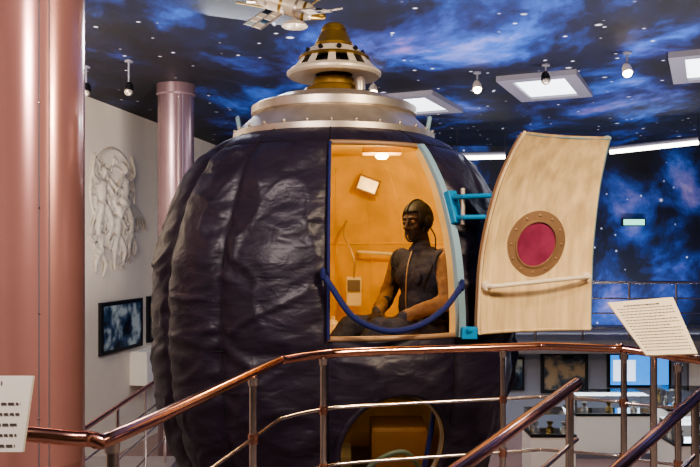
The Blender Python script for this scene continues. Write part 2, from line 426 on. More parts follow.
# stand
lathe('support_cradle',[(.0,-.48),(.62,-.48),(.66,-.34),(.70,-.34),(.66,-.52),(.55,-1.45),(.85,-1.5),(.85,-1.6),(0,-1.6)],M['steel'],(CX,CY,0),capsule,segs=64)
# steel collar
C3=(CX,CY,-.03)
lathe('steel_collar',[(.66,2.33),(.70,2.335),(.70,2.385),(.665,2.41),(.57,2.50),(.555,2.515),(.575,2.525),(.575,2.575),(.55,2.59),(.53,2.59),(.40,2.645),(.24,2.675),(0,2.69)],M['steel'],C3,capsule,ang=25)
for k in range(28):
    a=2*math.pi*k/28
    bm=bmesh.new(); bmesh.ops.create_uvsphere(bm,u_segments=8,v_segments=5,radius=.012,matrix=Matrix.Translation((CX+.69*math.sin(a),CY-.69*math.cos(a),2.37)))
    finish(bm,'rivet_%d'%k,M['steel'],capsule)
C3=(CX,CY,0)
lathe('turret_base',[(0,2.62),(.22,2.65),(.20,2.69),(.15,2.71),(.14,2.76),(.10,2.78),(.09,2.86),(0,2.86)],M['gold'],C3,capsule,segs=48)
lathe('turret_skirt',[(.06,2.80),(.20,2.775),(.315,2.77),(.33,2.785),(.33,2.80),(.30,2.825),(.285,2.83),(.235,2.90),(.215,2.915),(.175,2.965),(.12,2.985),(.06,2.99)],M['white_metal'],C3,capsule,segs=96,skip=lambda i,k:(i==6 and k%8 in (1,2,3,4,5)),thick=.008,ang=25)
lathe('turret_core',[(0,2.78),(.17,2.79),(.16,2.9),(0,2.95)],M['dark'],C3,capsule,segs=48)
lathe('turret_gold_band',[(.240,2.89),(.250,2.90),(.236,2.915),(.226,2.912)],M['gold'],C3,capsule,segs=72)
for k in range(10):
    a=2*math.pi*(k+.3)/10
    tube('turret_window_%d'%k,[(CX+.193*math.sin(a),CY-.193*math.cos(a),2.937),(CX+.213*math.sin(a),CY-.213*math.cos(a),2.947)],.016,M['dark'],capsule,12)
lathe('turret_bell',[(0,2.96),(.13,2.985),(.135,3.0),(.125,3.015),(.10,3.07),(.085,3.09),(.09,3.10),(.078,3.13),(.055,3.145),(.03,3.153),(0,3.155)],M['gold'],C3,capsule,segs=48)
for s in (-1,1):
    ax=CX+s*.64
    tube('collar_antenna_%d'%(s+2),[(ax,CY-.1,2.36),(ax+s*.02,CY-.1,2.47)],.016,M['rimblue'],capsule,8,cap=True)
tube('collar_vent',[(CX+.18,CY-.2,2.60),(CX+.18,CY-.2,2.70)],.035,M['steel'],capsule,14,cap=True)
tube('barrier_rope',[pt(PH0-1,1.43,R(1.43)+.02),(-.10,4.33,1.36),(.02,4.30,1.20),(.2,4.31,1.125),(.38,4.37,1.15),(.53,4.46,1.24),pt(PH1,1.36,R(1.36)+.03)],.017,M['rope'],capsule,12,8)
for nm_,p_ in (('rope_ring_a',pt(PH0-1,1.43,R(1.43)+.03)),('rope_ring_b',pt(PH1,1.36,R(1.36)+.03))):
    tube(nm_,[p_+Vector((0,-.01,-.02)),p_+Vector((0,-.01,.02))],.015,M['rope'],capsule,10,cap=True)

# ---------------------------------------------------------------- hatch door (open)
door=empty('capsule_hatch_door')
Hh=pt(PH1,1.2,1.235); Hh.z=0
T=Matrix.Translation(Hh+Vector((.085,0,0)))@Matrix.Rotation(math.radians(182),4,'Z')@Matrix.Translation(-Hh)
bm=bmesh.new()
dph=linspan(PH0+.2,PH1-.2,30)+[PH1-.2]; dz=linspan(Z0+.01,Z1,36)+[Z1]
def warp(p,z,r): return T@pt(p,z,r)
Oo=[[bm.verts.new(warp(p,z,R(z)+.0)) for p in dph] for z in dz]
Ii=[[bm.verts.new(warp(p,z,R(z)-.045+.004*noise.noise(Vector((p*.12,z*4,1))))) for p in dph] for z in dz]
n1=len(dz)-1; n2=len(dph)-1
for i in range(n1):
    for j in range(n2):
        f=bm.faces.new((Oo[i][j],Oo[i][j+1],Oo[i+1][j+1],Oo[i+1][j])); f.material_index=1
        f=bm.faces.new((Ii[i][j],Ii[i+1][j],Ii[i+1][j+1],Ii[i][j+1])); f.material_index=0
for i in range(n1):
    f=bm.faces.new((Oo[i][0],Oo[i+1][0],Ii[i+1][0],Ii[i][0])); f.material_index=2
    f=bm.faces.new((Oo[i][n2],Ii[i][n2],Ii[i+1][n2],Oo[i+1][n2])); f.material_index=2
for j in range(n2):
    f=bm.faces.new((Oo[0][j],Ii[0][j],Ii[0][j+1],Oo[0][j+1])); f.material_index=2
    f=bm.faces.new((Oo[n1][j],Oo[n1][j+1],Ii[n1][j+1],Ii[n1][j])); f.material_index=2
o=finish(bm,'door_shell',[M['cream'],M['blanket'],M['portring']],door); autosmooth(o,35)
def bead(nm_,pts,r=.009,m='cream'): tube(nm_,[T@p for p in pts],r,M[m],door,8)
bead('door_edge_free',[pt(PH0+.3,z,R(z)-.010) for z in dz],.020,'rimblue')
bead('door_edge_hinge',[pt(PH1-.5,z,R(z)-.03) for z in dz],.012,'cream')
bead('door_edge_top',[pt(p,Z1-.008,R(Z1)-.028) for p in dph],.009,'rimblue')
bead('door_edge_bottom',[pt(p,Z0+.015,R(Z0)-.035) for p in dph],.012,'cream')
bead('door_seam',[pt(PH1-3.5,z,R(z)-.044) for z in dz],.003,'cream')
pc_ph,pc_z=18.5,1.60
def localdisc(r0,r1,off0,off1,nm_,m,segs=56):
    a=math.radians(pc_ph); rr=R(pc_z)
    slope=(R(pc_z+.02)-R(pc_z-.02))/.04
    n=Vector((-math.sin(a),math.cos(a),slope)).normalized()
    c=pt(pc_ph,pc_z,rr-.045)
    q=n.to_track_quat('Z','Y').to_matrix().to_4x4()
    bm=bmesh.new(); rings=[]
    for r,h in ((r0,off0),(r0,off1),(r1,off1),(r1,off0)):
        rings.append([bm.verts.new(Vector((r*math.cos(2*math.pi*k/segs),r*math.sin(2*math.pi*k/segs),h))) for k in range(segs)])
    for i in range(4):
        a_,b_=rings[i],rings[(i+1)%4]
        for k in range(segs): bm.faces.new((a_[k],a_[(k+1)%segs],b_[(k+1)%segs],b_[k]))
    bm.transform(T@Matrix.Translation(c)@q)
    o=finish(bm,nm_,m,door); autosmooth(o,30); return T@Matrix.Translation(c)@q
localdisc(.138,.200,-.03,.016,'porthole_ring',M['portring'])
localdisc(.133,.143,-.02,.022,'porthole_inner_ring',M['portring'])
mw=localdisc(.001,.137,-.02,.012,'porthole_glass',M['glassred'])
for k in range(12):
    a=2*math.pi*k/12
    bm=bmesh.new(); bmesh.ops.create_uvsphere(bm,u_segments=10,v_segments=6,radius=.008,matrix=mw@Matrix.Translation((.172*math.cos(a),.172*math.sin(a),.016)))
    finish(bm,'porthole_bolt_%d'%k,M['portring'],door)
hp=[T@pt(PH1-1.5,1.355,R(1.36)-.05),T@pt(PH1-1.5,1.355,R(1.36)-.10),T@pt(PH1-3.5,1.357,R(1.36)-.115),T@pt(4.0,1.40,R(1.38)-.115),T@pt(1.5,1.40,R(1.38)-.10),T@pt(1.5,1.40,R(1.38)-.05)]
tube('door_handle_bar',hp,.013,M['paper'],door,12)
for k,i in enumerate((0,5)):
    tube('handle_mount_%d'%k,[hp[i],hp[i]*.6+hp[1 if i==0 else 4]*.4],.030,M['paper'],door,16)
for k,z in enumerate((1.10,1.87,1.75)):
    p=pt(PH1+1,z,R(z)-.01); q_=T@pt(PH1-1.2,z,R(z)-.01)
    d=q_-p
    bm=bmesh.new(); sweep_bm(bm,[p,p+d*.35+Vector((0,-.05,0)),q_],.014 if k else .018,8,False)
    finish(bm,'hinge_arm_%d'%k,M['hinge'],door,False)
pb=pt(PH1+1.5,1.8,R(1.8)+.02)
box('hinge_plate',(pb.x-.035,pb.y-.03,1.71),(pb.x+.035,pb.y+.02,1.91),M['hinge'],door,.008,rot=Matrix.Rotation(math.radians(37),4,'Z')@Matrix.Rotation(math.radians(-18),4,'X'))
tube('hinge_pin',[(pb.x+.05,pb.y-.06,1.71),(pb.x+.05,pb.y-.06,1.92)],.014,M['steel'],door,10)
p=pt(PH1+2,1.09,1.26); box('hinge_plate_low',(p.x-.04,p.y-.04,1.05),(p.x+.05,p.y+.02,1.12),M['hinge'],door,.008)

# ---------------------------------------------------------------- seated mannequin
fig=empty('seated_mannequin')
F=Vector((-.78,-.62,0)).normalized(); U=Vector((0,0,1)); S=U.cross(F)
ORG=Vector((.48,5.36,.99))
LB=Matrix((( S.x,F.x,U.x),(S.y,F.y,U.y),(S.z,F.z,U.z)))
def W(s,f,u): return ORG+S*s+F*f+U*u
def remeshed(bm,name,mats,voxel=.011,smooth=6,fac=.5):
    me=bpy.data.meshes.new('t'); bm.to_mesh(me); bm.free(); o=bpy.data.objects.new('t',me); COL.objects.link(o)
    r=o.modifiers.new('r','REMESH'); r.mode='VOXEL'; r.voxel_size=voxel
    s=o.modifiers.new('s','SMOOTH'); s.iterations=smooth; s.factor=fac
    dg=bpy.context.evaluated_depsgraph_get(); dg.update()
    nm=bpy.data.meshes.new_from_object(o.evaluated_get(dg)); bpy.data.objects.remove(o)
    nm.materials.clear()
    for x in mats: nm.materials.append(x)
    for p in nm.polygons: p.use_smooth=True
    o=bpy.data.objects.new(name,nm); COL.objects.link(o); o.parent=fig; return o
bm=bmesh.new()
ell_bm(bm,W(0,0,.02),(.18,.14,.13),LB)
ell_bm(bm,W(0,.01,.18),(.158,.118,.17),LB)
ell_bm(bm,W(0,.0,.36),(.18,.122,.17),LB)
ell_bm(bm,W(0,-.01,.47),(.20,.09,.075),LB)
sweep_bm(bm,[W(0,-.01,.46),W(0,.01,.56)],[.075,.058],16)
LE=W(.262,.04,.22); LWr=W(.12,.27,.135)
RE=W(-.262,.06,.22); RWr=W(-.10,.28,.14)
for sh,el,wr in ((W(.195,-.01,.470),LE,LWr),(W(-.195,-.01,.470),RE,RWr)):
    sweep_bm(bm,cr([sh,(sh+el)/2,el],4),[.072,.070,.067,.064,.061,.058,.055,.053,.050],16)
    sweep_bm(bm,cr([el,(el+wr)/2,wr],4),[.052,.052,.050,.048,.046,.043,.040,.037,.034],16)
ank=[]
for s in (1,-1):
    hip=W(.095*s,.02,.0); kn=W(.13*s,.46,.085); an=W(.13*s,.68,-.13)
    ank.append(an)
    sweep_bm(bm,cr([hip,(hip+kn)/2,kn],4),[.095,.095,.09,.086,.082,.078,.072,.067,.064],18)
    sweep_bm(bm,cr([kn,(kn+an)/2,an],4),[.064,.062,.061,.058,.056,.052,.048,.044,.042],18)
body=remeshed(bm,'suited_body',[M['suit'],M['sleeve']])
for v in body.data.vertices:
    c=v.co; n_=noise.noise(Vector((c.x*14,c.y*14,c.z*22)))+.6*noise.noise(Vector((c.x*30,c.y*30,c.z*40)))
    v.co+=v.normal*.006*n_
for p in body.data.polygons:
    c=p.center-ORG; s=c.dot(S); f=c.dot(F); u=c.dot(U)
    if (abs(s)>.195 and u>.12) or (f>.15 and u>.115 and abs(s)<.26 and f<.27): p.material_index=1
for k,an in enumerate(ank):
    bm=bmesh.new()
    sweep_bm(bm,[an+U*.05,an,an-U*.02],[.05,.052,.05],14)
    ell_bm(bm,an+F*.05-U*.010,(.045,.11,.034),LB)
    remeshed(bm,'boot_%d'%k,[M['leather']],.008,4)
tube('suit_zip',[W(0,.118,.10),W(0,.131,.2),W(0,.128,.34),W(0,.113,.44),W(0,.082,.52)],.004,M['brass'],fig,8,6)
tube('suit_belt',[W(.170*math.cos(t),.135*math.sin(t),.10) for t in [2*math.pi*k/36 for k in range(37)]],.014,M['suit'],fig,8)
tube('suit_collar',[W(.066*math.cos(t),.066*math.sin(t)-.005,.53) for t in [2*math.pi*k/24 for k in range(25)]],.017,M['suit'],fig,10)
for s in (1,-1):
    tube('vest_armhole_%d'%(s+1),[W(s*(.192+.012*math.sin(t)),-.01+.085*math.cos(t),.445+.085*math.sin(t)) for t in [2*math.pi*k/24 for k in range(25)]],.008,M['suit'],fig,8)
    obc=W(.075*s,.118,.36)
    bm=bmesh.new(); ell_bm(bm,obc,(.040,.012,.045),LB); finish(bm,'vest_pocket_%d'%(s+1),M['suit'],fig)
def hand(name,wr,d,side,n):
    d=d.normalized(); side=(side-d*side.dot(d)).normalized(); n=d.cross(side).normalized()
    if n.z>0: n=-n
    bm=bmesh.new()
    B=Matrix((( side.x,d.x,n.x),(side.y,d.y,n.y),(side.z,d.z,n.z)))
    sweep_bm(bm,[wr-d*.03,wr,wr+d*.02],[.028,.027,.027],14)
    ell_bm(bm,wr+d*.055,(.042,.052,.017),B)
    for i,(off,ln,rd) in enumerate(((.030,.068,.0088),(.010,.077,.009),(-.011,.072,.0088),(-.031,.056,.0078))):
        b=wr+d*(.09-abs(off)*.25)+side*off
        p1=b+d*ln*.42+n*.006; p2=p1+(d*.75+n*.6).normalized()*ln*.32; p3=p2+(d*.35+n*.9).normalized()*ln*.26
        sweep_bm(bm,[b-d*.02,b,p1,p2,p3],[rd,rd*1.05,rd,rd*.92,rd*.75],10)
    b=wr+d*.03+side*.03
    p1=b+(d*.6+side*.8).normalized()*.035+n*.008; p2=p1+(d*.95+side*.2).normalized()*.028+n*.006
    sweep_bm(bm,[b-side*.015,b,p1,p2],[.013,.0125,.0105,.008],10)
    remeshed(bm,name,[M['skin']],.0035,3)
hand('hand_left',LWr,(LWr-LE)+F*.1-U*.03,-S,U)
hand('hand_right',RWr,(RWr-RE)+F*.1-U*.03,S,U)
HC=W(0,.04,.700)
hy=Matrix.Rotation(math.radians(4),3,'Z')@LB@Matrix.Rotation(math.radians(-8),3,'X')
def HW(s,f,u): return HC+hy@Vector((s,f,u))
bm=bmesh.new()
ell_bm(bm,HW(0,-.01,.02),(.074,.093,.098),hy,28)
ell_bm(bm,HW(0,.022,-.045),(.054,.062,.068),hy)
ell_bm(bm,HW(0,.058,-.088),(.026,.022,.02),hy)
sweep_bm(bm,[HW(0,-.03,-.17),HW(0,-.012,-.06)],[.052,.05],16)
sweep_bm(bm,[HW(0,.082,.014),HW(0,.094,-.012),HW(0,.104,-.030)],[.008,.011,.013],10)
ell_bm(bm,HW(.011,.088,-.034),(.009,.010,.007),hy); ell_bm(bm,HW(-.011,.088,-.034),(.009,.010,.007),hy)
for s in (1,-1):
    sweep_bm(bm,[HW(.014*s,.082,.030),HW(.035*s,.074,.032),HW(.052*s,.058,.024)],[.008,.009,.008],8)
    ell_bm(bm,HW(.040*s,.055,-.030),(.02,.02,.02),hy)
sweep_bm(bm,[HW(-.022,.068,-.060),HW(0,.080,-.058),HW(.022,.068,-.060)],[.005,.0075,.005],8)
sweep_bm(bm,[HW(-.018,.067,-.069),HW(0,.077,-.069),HW(.018,.067,-.069)],[.005,.008,.005],8)
remeshed(bm,'head',[M['skin']],.0045,3)
for s in (1,-1):
    bm=bmesh.new(); ell_bm(bm,HW(.030*s,.068,.008),(.0145,.0125,.0105),hy,16); finish(bm,'eye_%d'%(s+1),M['sleeve'],fig)
    bm=bmesh.new(); ell_bm(bm,HW(.030*s,.0785,.008),(.006,.003,.006),hy,10); finish(bm,'pupil_%d'%(s+1),M['dark'],fig)
bm=bmesh.new()
n_u,n_v=48,28; grid=[]
for i in range(n_v+1):
    th=math.pi*i/n_v; row=[]
    for j in range(n_u):
        ph=2*math.pi*j/n_u
        s,f,u=math.sin(th)*math.sin(ph),math.sin(th)*math.cos(ph),math.cos(th)
        k=.85 if u<-.3 else 1
        row.append(bm.verts.new(HW(.090*s*k,-.012+.105*f*k,.015+(.114*u))))
    grid.append(row)
for i in range(n_v):
    for j in range(n_u):
        k=(j+1)%n_u
        th=math.pi*(i+.5)/n_v; ph=2*math.pi*(j+.5)/n_u; ph=ph if ph<math.pi else 2*math.pi-ph
        u=math.cos(th)
        if u<-.9: continue
        if u<.40 and ph<math.radians(50): continue
        bm.faces.new((grid[i][j],grid[i][k],grid[i+1][k],grid[i+1][j]))
bmesh.ops.remove_doubles(bm,verts=bm.verts,dist=.0005)
bmesh.ops.recalc_face_normals(bm,faces=bm.faces)
bmesh.ops.solidify(bm,geom=bm.faces[:],thickness=.007)
finish(bm,'leather_helmet',M['leather'],fig)
for s in (1,-1):
    bm=bmesh.new(); ell_bm(bm,HW(.088*s,-.008,-.005),(.020,.034,.040),hy); finish(bm,'helmet_ear_cup_%d'%(s+1),M['leather'],fig)
tube('helmet_ridge',[HW(0,-.012+.107*math.sin(t),.015+.116*math.cos(t)) for t in [math.radians(x) for x in range(-110,62,8)]],.007,M['leather'],fig,8)
tube('chin_strap',[HW(.076,.02,-.03),HW(.06,.045,-.085),HW(0,.07,-.114),HW(-.06,.045,-.085),HW(-.076,.02,-.03)],.007,M['leather'],fig,8,5)
tube('helmet_cable',[HW(.098,-.01,-.04),HW(.12,-.02,-.12),W(.15,.06,.42),W(.12,.125,.30)],.004,M['leather'],fig,8,6)
# seat (fixed part of the cabin)
seat=empty('cabin_seat'); seat.parent=capsule
rotS=LB.to_4x4()
def obox(name,c,size,m,parent,bev=.03,tilt=0):
    bm=bmesh.new(); bmesh.ops.create_cube(bm,size=1)
    for v in bm.verts: v.co=Vector((v.co.x*size[0],v.co.y*size[1],v.co.z*size[2]))
    bmesh.ops.bevel(bm,geom=bm.edges[:],offset=bev,segments=3,affect='EDGES')
    bm.transform(Matrix.Translation(c)@rotS@Matrix.Rotation(tilt,4,'X'))
    o=finish(bm,name,m,parent); autosmooth(o,40); return o
obox('seat_cushion',W(0,.12,-.105),(.46,.50,.05),M['seat'],seat,.02)
obox('seat_back',W(0,-.165,.20),(.40,.07,.56),M['seat'],seat,.03,.05)
obox('seat_base',W(0,.08,-.150),(.34,.34,.05),M['steel'],seat,.01)
SC=Matrix.Translation(ORG)@Matrix.Scale(1.09,4)@Matrix.Translation(-ORG)
for e in (fig,seat):
    for o in e.children: o.data.transform(SC)

# ---------------------------------------------------------------- foreground railing
rail=empty('gallery_railing')
top=[(-1.35,2.22,1.05),(-.92,2.20,1.05),(-.70,2.14,1.05),(-.62,2.24,1.05),(-.36,3.52,1.05),(-.30,3.72,1.05),(-.14,3.90,1.05),(.05,4.00,1.05),(.90,4.22,1.05),(1.05,4.24,1.05),(1.34,4.14,1.05),(1.40,4.10,1.06)]
tube('top_rail',top,.021,M['copper'],rail,16,5)
for k,z in enumerate((.78,.50,.22)):
    tube('mid_rail_%d'%k,[(x,y,z) for x,y,_ in top],.009,M['chrome'],rail,10,5)
def post(k,x,y,parent,h=1.04,r=.016,z0=0):
    tube('post_%d'%k,[(x,y,z0),(x,y,h)],r,M['chrome'],parent,14)
    lathe('post_base_%d'%k,[(0,0),(.045,0),(.045,.01),(.02,.02),(0,.02)],M['chrome'],(x,y,z0),parent,segs=20)
    for j,z in enumerate((.78,.50)):
        if z<h-.1: lathe('post_clamp_%d_%d'%(k,j),[(0,-.02),(r*1.35,-.02),(r*1.35,.02),(0,.02)],M['copper'],(x,y,z),parent,segs=16)
    lathe('post_collar_%d'%k,[(0,-.03),(r*1.3,-.03),(r*1.5,0),(0,0)],M['chrome'],(x,y,h-.01),parent,segs=16)
for k,(x,y) in enumerate([(-1.25,2.21),(-.655,2.2),(-.40,3.3),(-.13,3.9),(.80,4.19),(1.40,4.09)]): post(k,x,y,rail)
def stair(name,a,b,posts):
    e=empty(name); a=Vector(a); b=Vector(b)
    tube('hand_rail',[a+Vector((0,.06,-.03)),a,b],.024,M['copper'],e,16)
    for k,dz_ in enumerate((.24,.48)):
        tube('lower_rail_%d'%k,[a-U*dz_,b-U*dz_],.010,M['chrome'],e,10)
    for k,t in enumerate(posts):
        p=a+(b-a)*t
        tube('post_%d'%k,[(p.x,p.y,.0),(p.x,p.y,p.z)],.017,M['chrome'],e,14)
        lathe('post_base_%d'%k,[(0,0),(.045,0),(.045,.01),(.02,.02),(0,.02)],M['chrome'],(p.x,p.y,0),e,segs=20)
stair('stair_handrail',(.97,3.42,.99),(.16,2.35,.80),(.06,.85))
stair('stair_handrail.001',(1.64,3.60,.97),(.85,2.68,.78),(.02,.22,.9))
tube('side_top_rail',[(1.40,4.10,1.055),(1.62,3.96,1.03),(1.75,3.86,1.02),(2.5,3.86,1.02)],.021,M['copper'],rail,16)
for k,z in enumerate((.78,.50,.22)): tube('side_mid_rail_%d'%k,[(1.40,4.08,z),(1.75,3.86,z),(2.5,3.86,z)],.009,M['chrome'],rail,10)
post(10,1.62,3.95,rail,1.0); post(11,2.2,3.86,rail,1.0)

# ---------------------------------------------------------------- info boards
def board(name,BL,BR,TR,TL,th,bmm,rows,pole,title=True):
    e=empty(name); BL,BR,TR,TL=[Vector(v) for v in (BL,BR,TR,TL)]
    n=(BR-BL).cross(TL-BL).normalized()
    if n.y>0: n=-n
    bm=bmesh.new(); f=[bm.verts.new(v+n*th/2) for v in (BL,BR,TR,TL)]; b=[bm.verts.new(v-n*th/2) for v in (BL,BR,TR,TL)]
    bm.faces.new(f); bm.faces.new(b)
    for i in range(4): bm.faces.new((f[i],f[(i+1)%4],b[(i+1)%4],b[i]))
    finish(bm,'panel',bmm,e,False)
    bm=bmesh.new()
    def uv(u,v): return BL*(1-u)*(1-v)+BR*u*(1-v)+TR*u*v+TL*(1-u)*v+n*(th/2+.0012)
    for i in range(rows):
        v=.90-(.82*i/(rows-1)); h=.22/rows
        if title and i==0: u0,u1,h=.2,.75,.40/rows
        else: u0,u1=.07,.93-.3*random.random()*(random.random()<.35)
        u=u0
        while u<u1:
            w=random.uniform(.02,.06); ue=min(u+w,u1)
            bm.faces.new([bm.verts.new(uv(a,b_)) for a,b_ in ((u,v-h/2),(ue,v-h/2),(ue,v+h/2),(u,v+h/2))])
            u=ue+.014
    finish(bm,'printed_text',M['ink'],e,False,False)
    if pole:
        c=(BL+BR+TR+TL)/4-n*th
        tube('stand_pole',[c,(c.x,c.y+.02,c.z-.1),(c.x,c.y+.02,.01)],.016,M['chrome'],e,12)
        lathe('stand_foot',[(0,0),(.12,0),(.12,.012),(.03,.03),(0,.03)],M['chrome'],(c.x,c.y+.02,0),e,segs=30)
    return e
board('information_lectern',(1.355,3.66,1.075),(1.565,3.60,1.09),(1.55,3.84,1.33),(1.255,3.90,1.30),.012,M['paper'],16,True)
board('label_stand',(-1.0,1.80,1.10),(-.735,1.80,1.10),(-.727,1.84,1.265),(-1.0,1.84,1.265),.012,M['white'],7,True)

# ---------------------------------------------------------------- ceiling fixtures
def cpanel(name,x,y,rot,w=1.0,l=1.55):
    e=empty(name); Rz=Matrix.Translation((x,y,0))@Matrix.Rotation(rot,4,'Z')
    def bx(nm,x0,x1,y0,y1,z0,z1,m):
        bm=bmesh.new(); bmesh.ops.create_cube(bm,size=1)
        for v in bm.verts: v.co=Vector(((x0+x1)/2+v.co.x*(x1-x0),(y0+y1)/2+v.co.y*(y1-y0),(z0+z1)/2+v.co.z*(z1-z0)))
        bm.transform(Rz); finish(bm,nm,m,e,False)
    z1=CEIL-.001; z0=CEIL-.07; t=.17
    bx('frame_a',-w/2,w/2,-l/2,-l/2+t,z0,z1,M['panelframe']); bx('frame_b',-w/2,w/2,l/2-t,l/2,z0,z1,M['panelframe'])
    bx('frame_c',-w/2,-w/2+t,-l/2+t,l/2-t,z0,z1,M['panelframe']); bx('frame_d',w/2-t,w/2,-l/2+t,l/2-t,z0,z1,M['panelframe'])
    bx('diffuser',-w/2+t,w/2-t,-l/2+t,l/2-t,CEIL-.035,CEIL-.02,M['panel'])
    ld=bpy.data.lights.new('panel_light','AREA'); ld.shape='RECTANGLE'; ld.size=w*.55; ld.size_y=l*.55; ld.energy=45; ld.color=(.85,.92,1)
    lo=bpy.data.objects.new('panel_light',ld); lo.location=(x,y,CEIL-.08); lo.rotation_euler=(0,0,rot); COL.objects.link(lo); lo.parent=e
for k,(x,y) in enumerate([(2.64,10.74),(1.0,12.0),(4.35,9.5)]):
    cpanel('ceiling_light_panel'+('' if k==0 else '.%03d'%k),x,y,-.42)
def spotlamp(name,x,y,z,lit,aim=(0,-.5,-1)):
    e=empty(name)
    tube('drop_rod',[(x,y,CEIL-.001),(x,y,z+.10)],.012,M['panelframe'],e,8)
    lathe('ceiling_rose',[(0,0),(.05,0),(.05,-.02),(0,-.02)],M['panelframe'],(x,y,CEIL-.001),e,segs=20)
    c=Vector((x,y,z)); d=Vector(aim).normalized(); m=M['white_metal'] if lit else M['frame']
    tube('lamp_can',[c-d*.10,c-d*.06,c+d*.02],[.03,.05,.058],m,e,18)
    bm=bmesh.new(); bmesh.ops.create_uvsphere(bm,u_segments=16,v_segments=10,radius=.05,matrix=Matrix.Translation(c+d*.02)); finish(bm,'bulb',M['bulb'] if lit else M['steel'],e)
L=[(3.12,9.0,3.58,True),(1.59,10.0,3.60,True),(2.35,9.6,3.62,False),(-2.6,9.4,3.45,False),(-3.2,9.7,3.5,False),(.3,10.3,3.62,True)]
for k,l in enumerate(L): spotlamp('ceiling_spotlight'+('' if k==0 else '.%03d'%k),*l)
for k,(a_,b_) in enumerate([((1.9,14.2,3.22),(2.75,14.2,3.24)),((4.55,14.0,3.30),(5.75,13.2,3.36))]):
    e=empty('suspended_fluorescent_lamp'+('' if k==0 else '.001'))
    tube('lamp_tube',[a_,b_],.04,M['tube'],e,12)
    for j,p in enumerate((a_,b_)): tube('hanger_%d'%j,[(p[0],p[1],p[2]+.03),(p[0],p[1],CEIL)],.004,M['frame'],e,6)
    tube('lamp_housing',[(a_[0],a_[1],a_[2]+.06),(b_[0],b_[1],b_[2]+.06)],.04,M['panelframe'],e,8)
e=empty('exit_sign'); box('housing',(5.75,16.90,2.10),(6.25,16.99,2.26),M['frame'],e,.005); box('glow_face',(5.78,16.89,2.12),(6.22,16.90,2.24),M['exit'],e)

# ---------------------------------------------------------------- hanging satellite model
sat=empty('hanging_satellite_model')
c=Vector((-.50,6.3,3.47))
tube('bus_body',[c+Vector((-.15,0,.06)),c+Vector((.12,0,-.02))],.055,M['white_metal'],sat,20,cap=True)
for k,t in enumerate((-.12,-.04,.05,.10)):
    p=c+Vector((t,0,.048-(t+.12)*.3)); tube('bus_band_%d'%k,[p,p+Vector((.015,0,-.0045))],.060,M['gold'] if k%2 else M['steel'],sat,20)
tube('bus_nose',[c+Vector((.12,0,-.02)),c+Vector((.22,0,-.05))],[.05,.02],M['gold'],sat,20,cap=True)
tube('docking_ring',[c+Vector((-.18,0,.065)),c+Vector((-.23,0,.075))],[.04,.055],M['steel'],sat,20)
def quadplate(nm,pts,th,m):
    P_=[Vector(p) for p in pts]; n=(P_[1]-P_[0]).cross(P_[3]-P_[0]).normalized()*th/2
    bm=bmesh.new(); f=[bm.verts.new(v+n) for v in P_]; b=[bm.verts.new(v-n) for v in P_]
    bm.faces.new(f); bm.faces.new(b)
    for i in range(4): bm.faces.new((f[i],f[(i+1)%4],b[(i+1)%4],b[i]))
    finish(bm,nm,m,sat,False)
def solar(nm,o_,u_,v_,nu,nv):
    o_,u_,v_=[Vector(x) for x in (o_,u_,v_)]
    for i in range(nu):
        for j in range(nv):
            a=c+o_+u_*(i+.06)/nu+v_*(j+.06)/nv; du=u_*.86/nu; dv=v_*.86/nv
            quadplate('%s_cell_%d_%d'%(nm,i,j),[a,a+du,a+du+dv,a+dv],.008,M['white_metal'] if (i+j)%3 else M['art1'])
    for q in (.02,.5,.98): tube('%s_spar_%d'%(nm,int(q*100)),[c+o_+u_*q,c+o_+u_*q+v_],.006,M['steel'],sat,6)
solar('panel_a',(-.12,-.05,-.02),(.10,0,-.03),(-.12,-.10,-.12),2,4)
solar('panel_b',(.04,-.05,-.03),(.10,0,-.02),(.14,-.12,-.02),2,4)
solar('panel_c',(-.10,.06,.05),(.12,0,-.03),(-.12,.20,.05),2,4)
lathe('dish',[(0,0),(.04,-.008),(.07,-.028),(.08,-.042)],M['white_metal'],(c.x+.05,c.y,c.z-.07),sat,segs=24,thick=.004)
tube('dish_feed',[c+Vector((.05,0,-.04)),c+Vector((.05,0,-.12))],.006,M['steel'],sat,6)
tube('boom',[c+Vector((.05,0,-.05)),c+Vector((.34,-.1,-.03))],.006,M['steel'],sat,6)
tube('boom_b',[c+Vector((-.1,0,0)),c+Vector((-.30,-.05,.02))],.007,M['brass'],sat,6)
tube('boom_c',[c+Vector((.1,0,-.02)),c+Vector((.28,-.05,.10))],.007,M['brass'],sat,6)
SS=Matrix.Translation(c)@Matrix.Scale(1.3,4)@Matrix.Translation(-c)
for o in sat.children: o.data.transform(SS)
for k,x in enumerate((-.12,.08)): tube('wire_%d'%k,[c+Vector((x,0,.05)),(c.x+x,c.y,CEIL)],.002,M['steel'],sat,5)

# ---------------------------------------------------------------- left wall items
wd=Vector((.183,1,0)).normalized(); wn=Vector((1,-.183,0)).normalized()
def WL(Y,z,off=0): return Vector((wallx(Y),Y,z))+wn*off
def wallframe(name,Y0,Y1,z0,z1,art):
    e=empty(name)
    def pl(nm,Y0,Y1,z0,z1,o0,o1,m):
        bm=bmesh.new(); vs=[bm.verts.new(WL(Y,z,o)) for o in (o0,o1) for Y,z in ((Y0,z0),(Y1,z0),(Y1,z1),(Y0,z1))]
        for f in ((0,1,2,3),(4,5,6,7),(0,1,5,4),(1,2,6,5),(2,3,7,6),(3,0,4,7)): bm.faces.new([vs[i] for i in f])
        finish(bm,nm,m,e,False)
    pl('frame',Y0,Y1,z0,z1,.002,.05,M['frame']); pl('print',Y0+.08,Y1-.08,z0+.06,z1-.06,.051,.054,art)
wallframe('framed_photograph',11.88,13.28,.0,.79,M['art1'])
wallframe('framed_photograph.001',13.5,14.9,.02,.80,M['art2'])
e=empty('wall_cabinet')
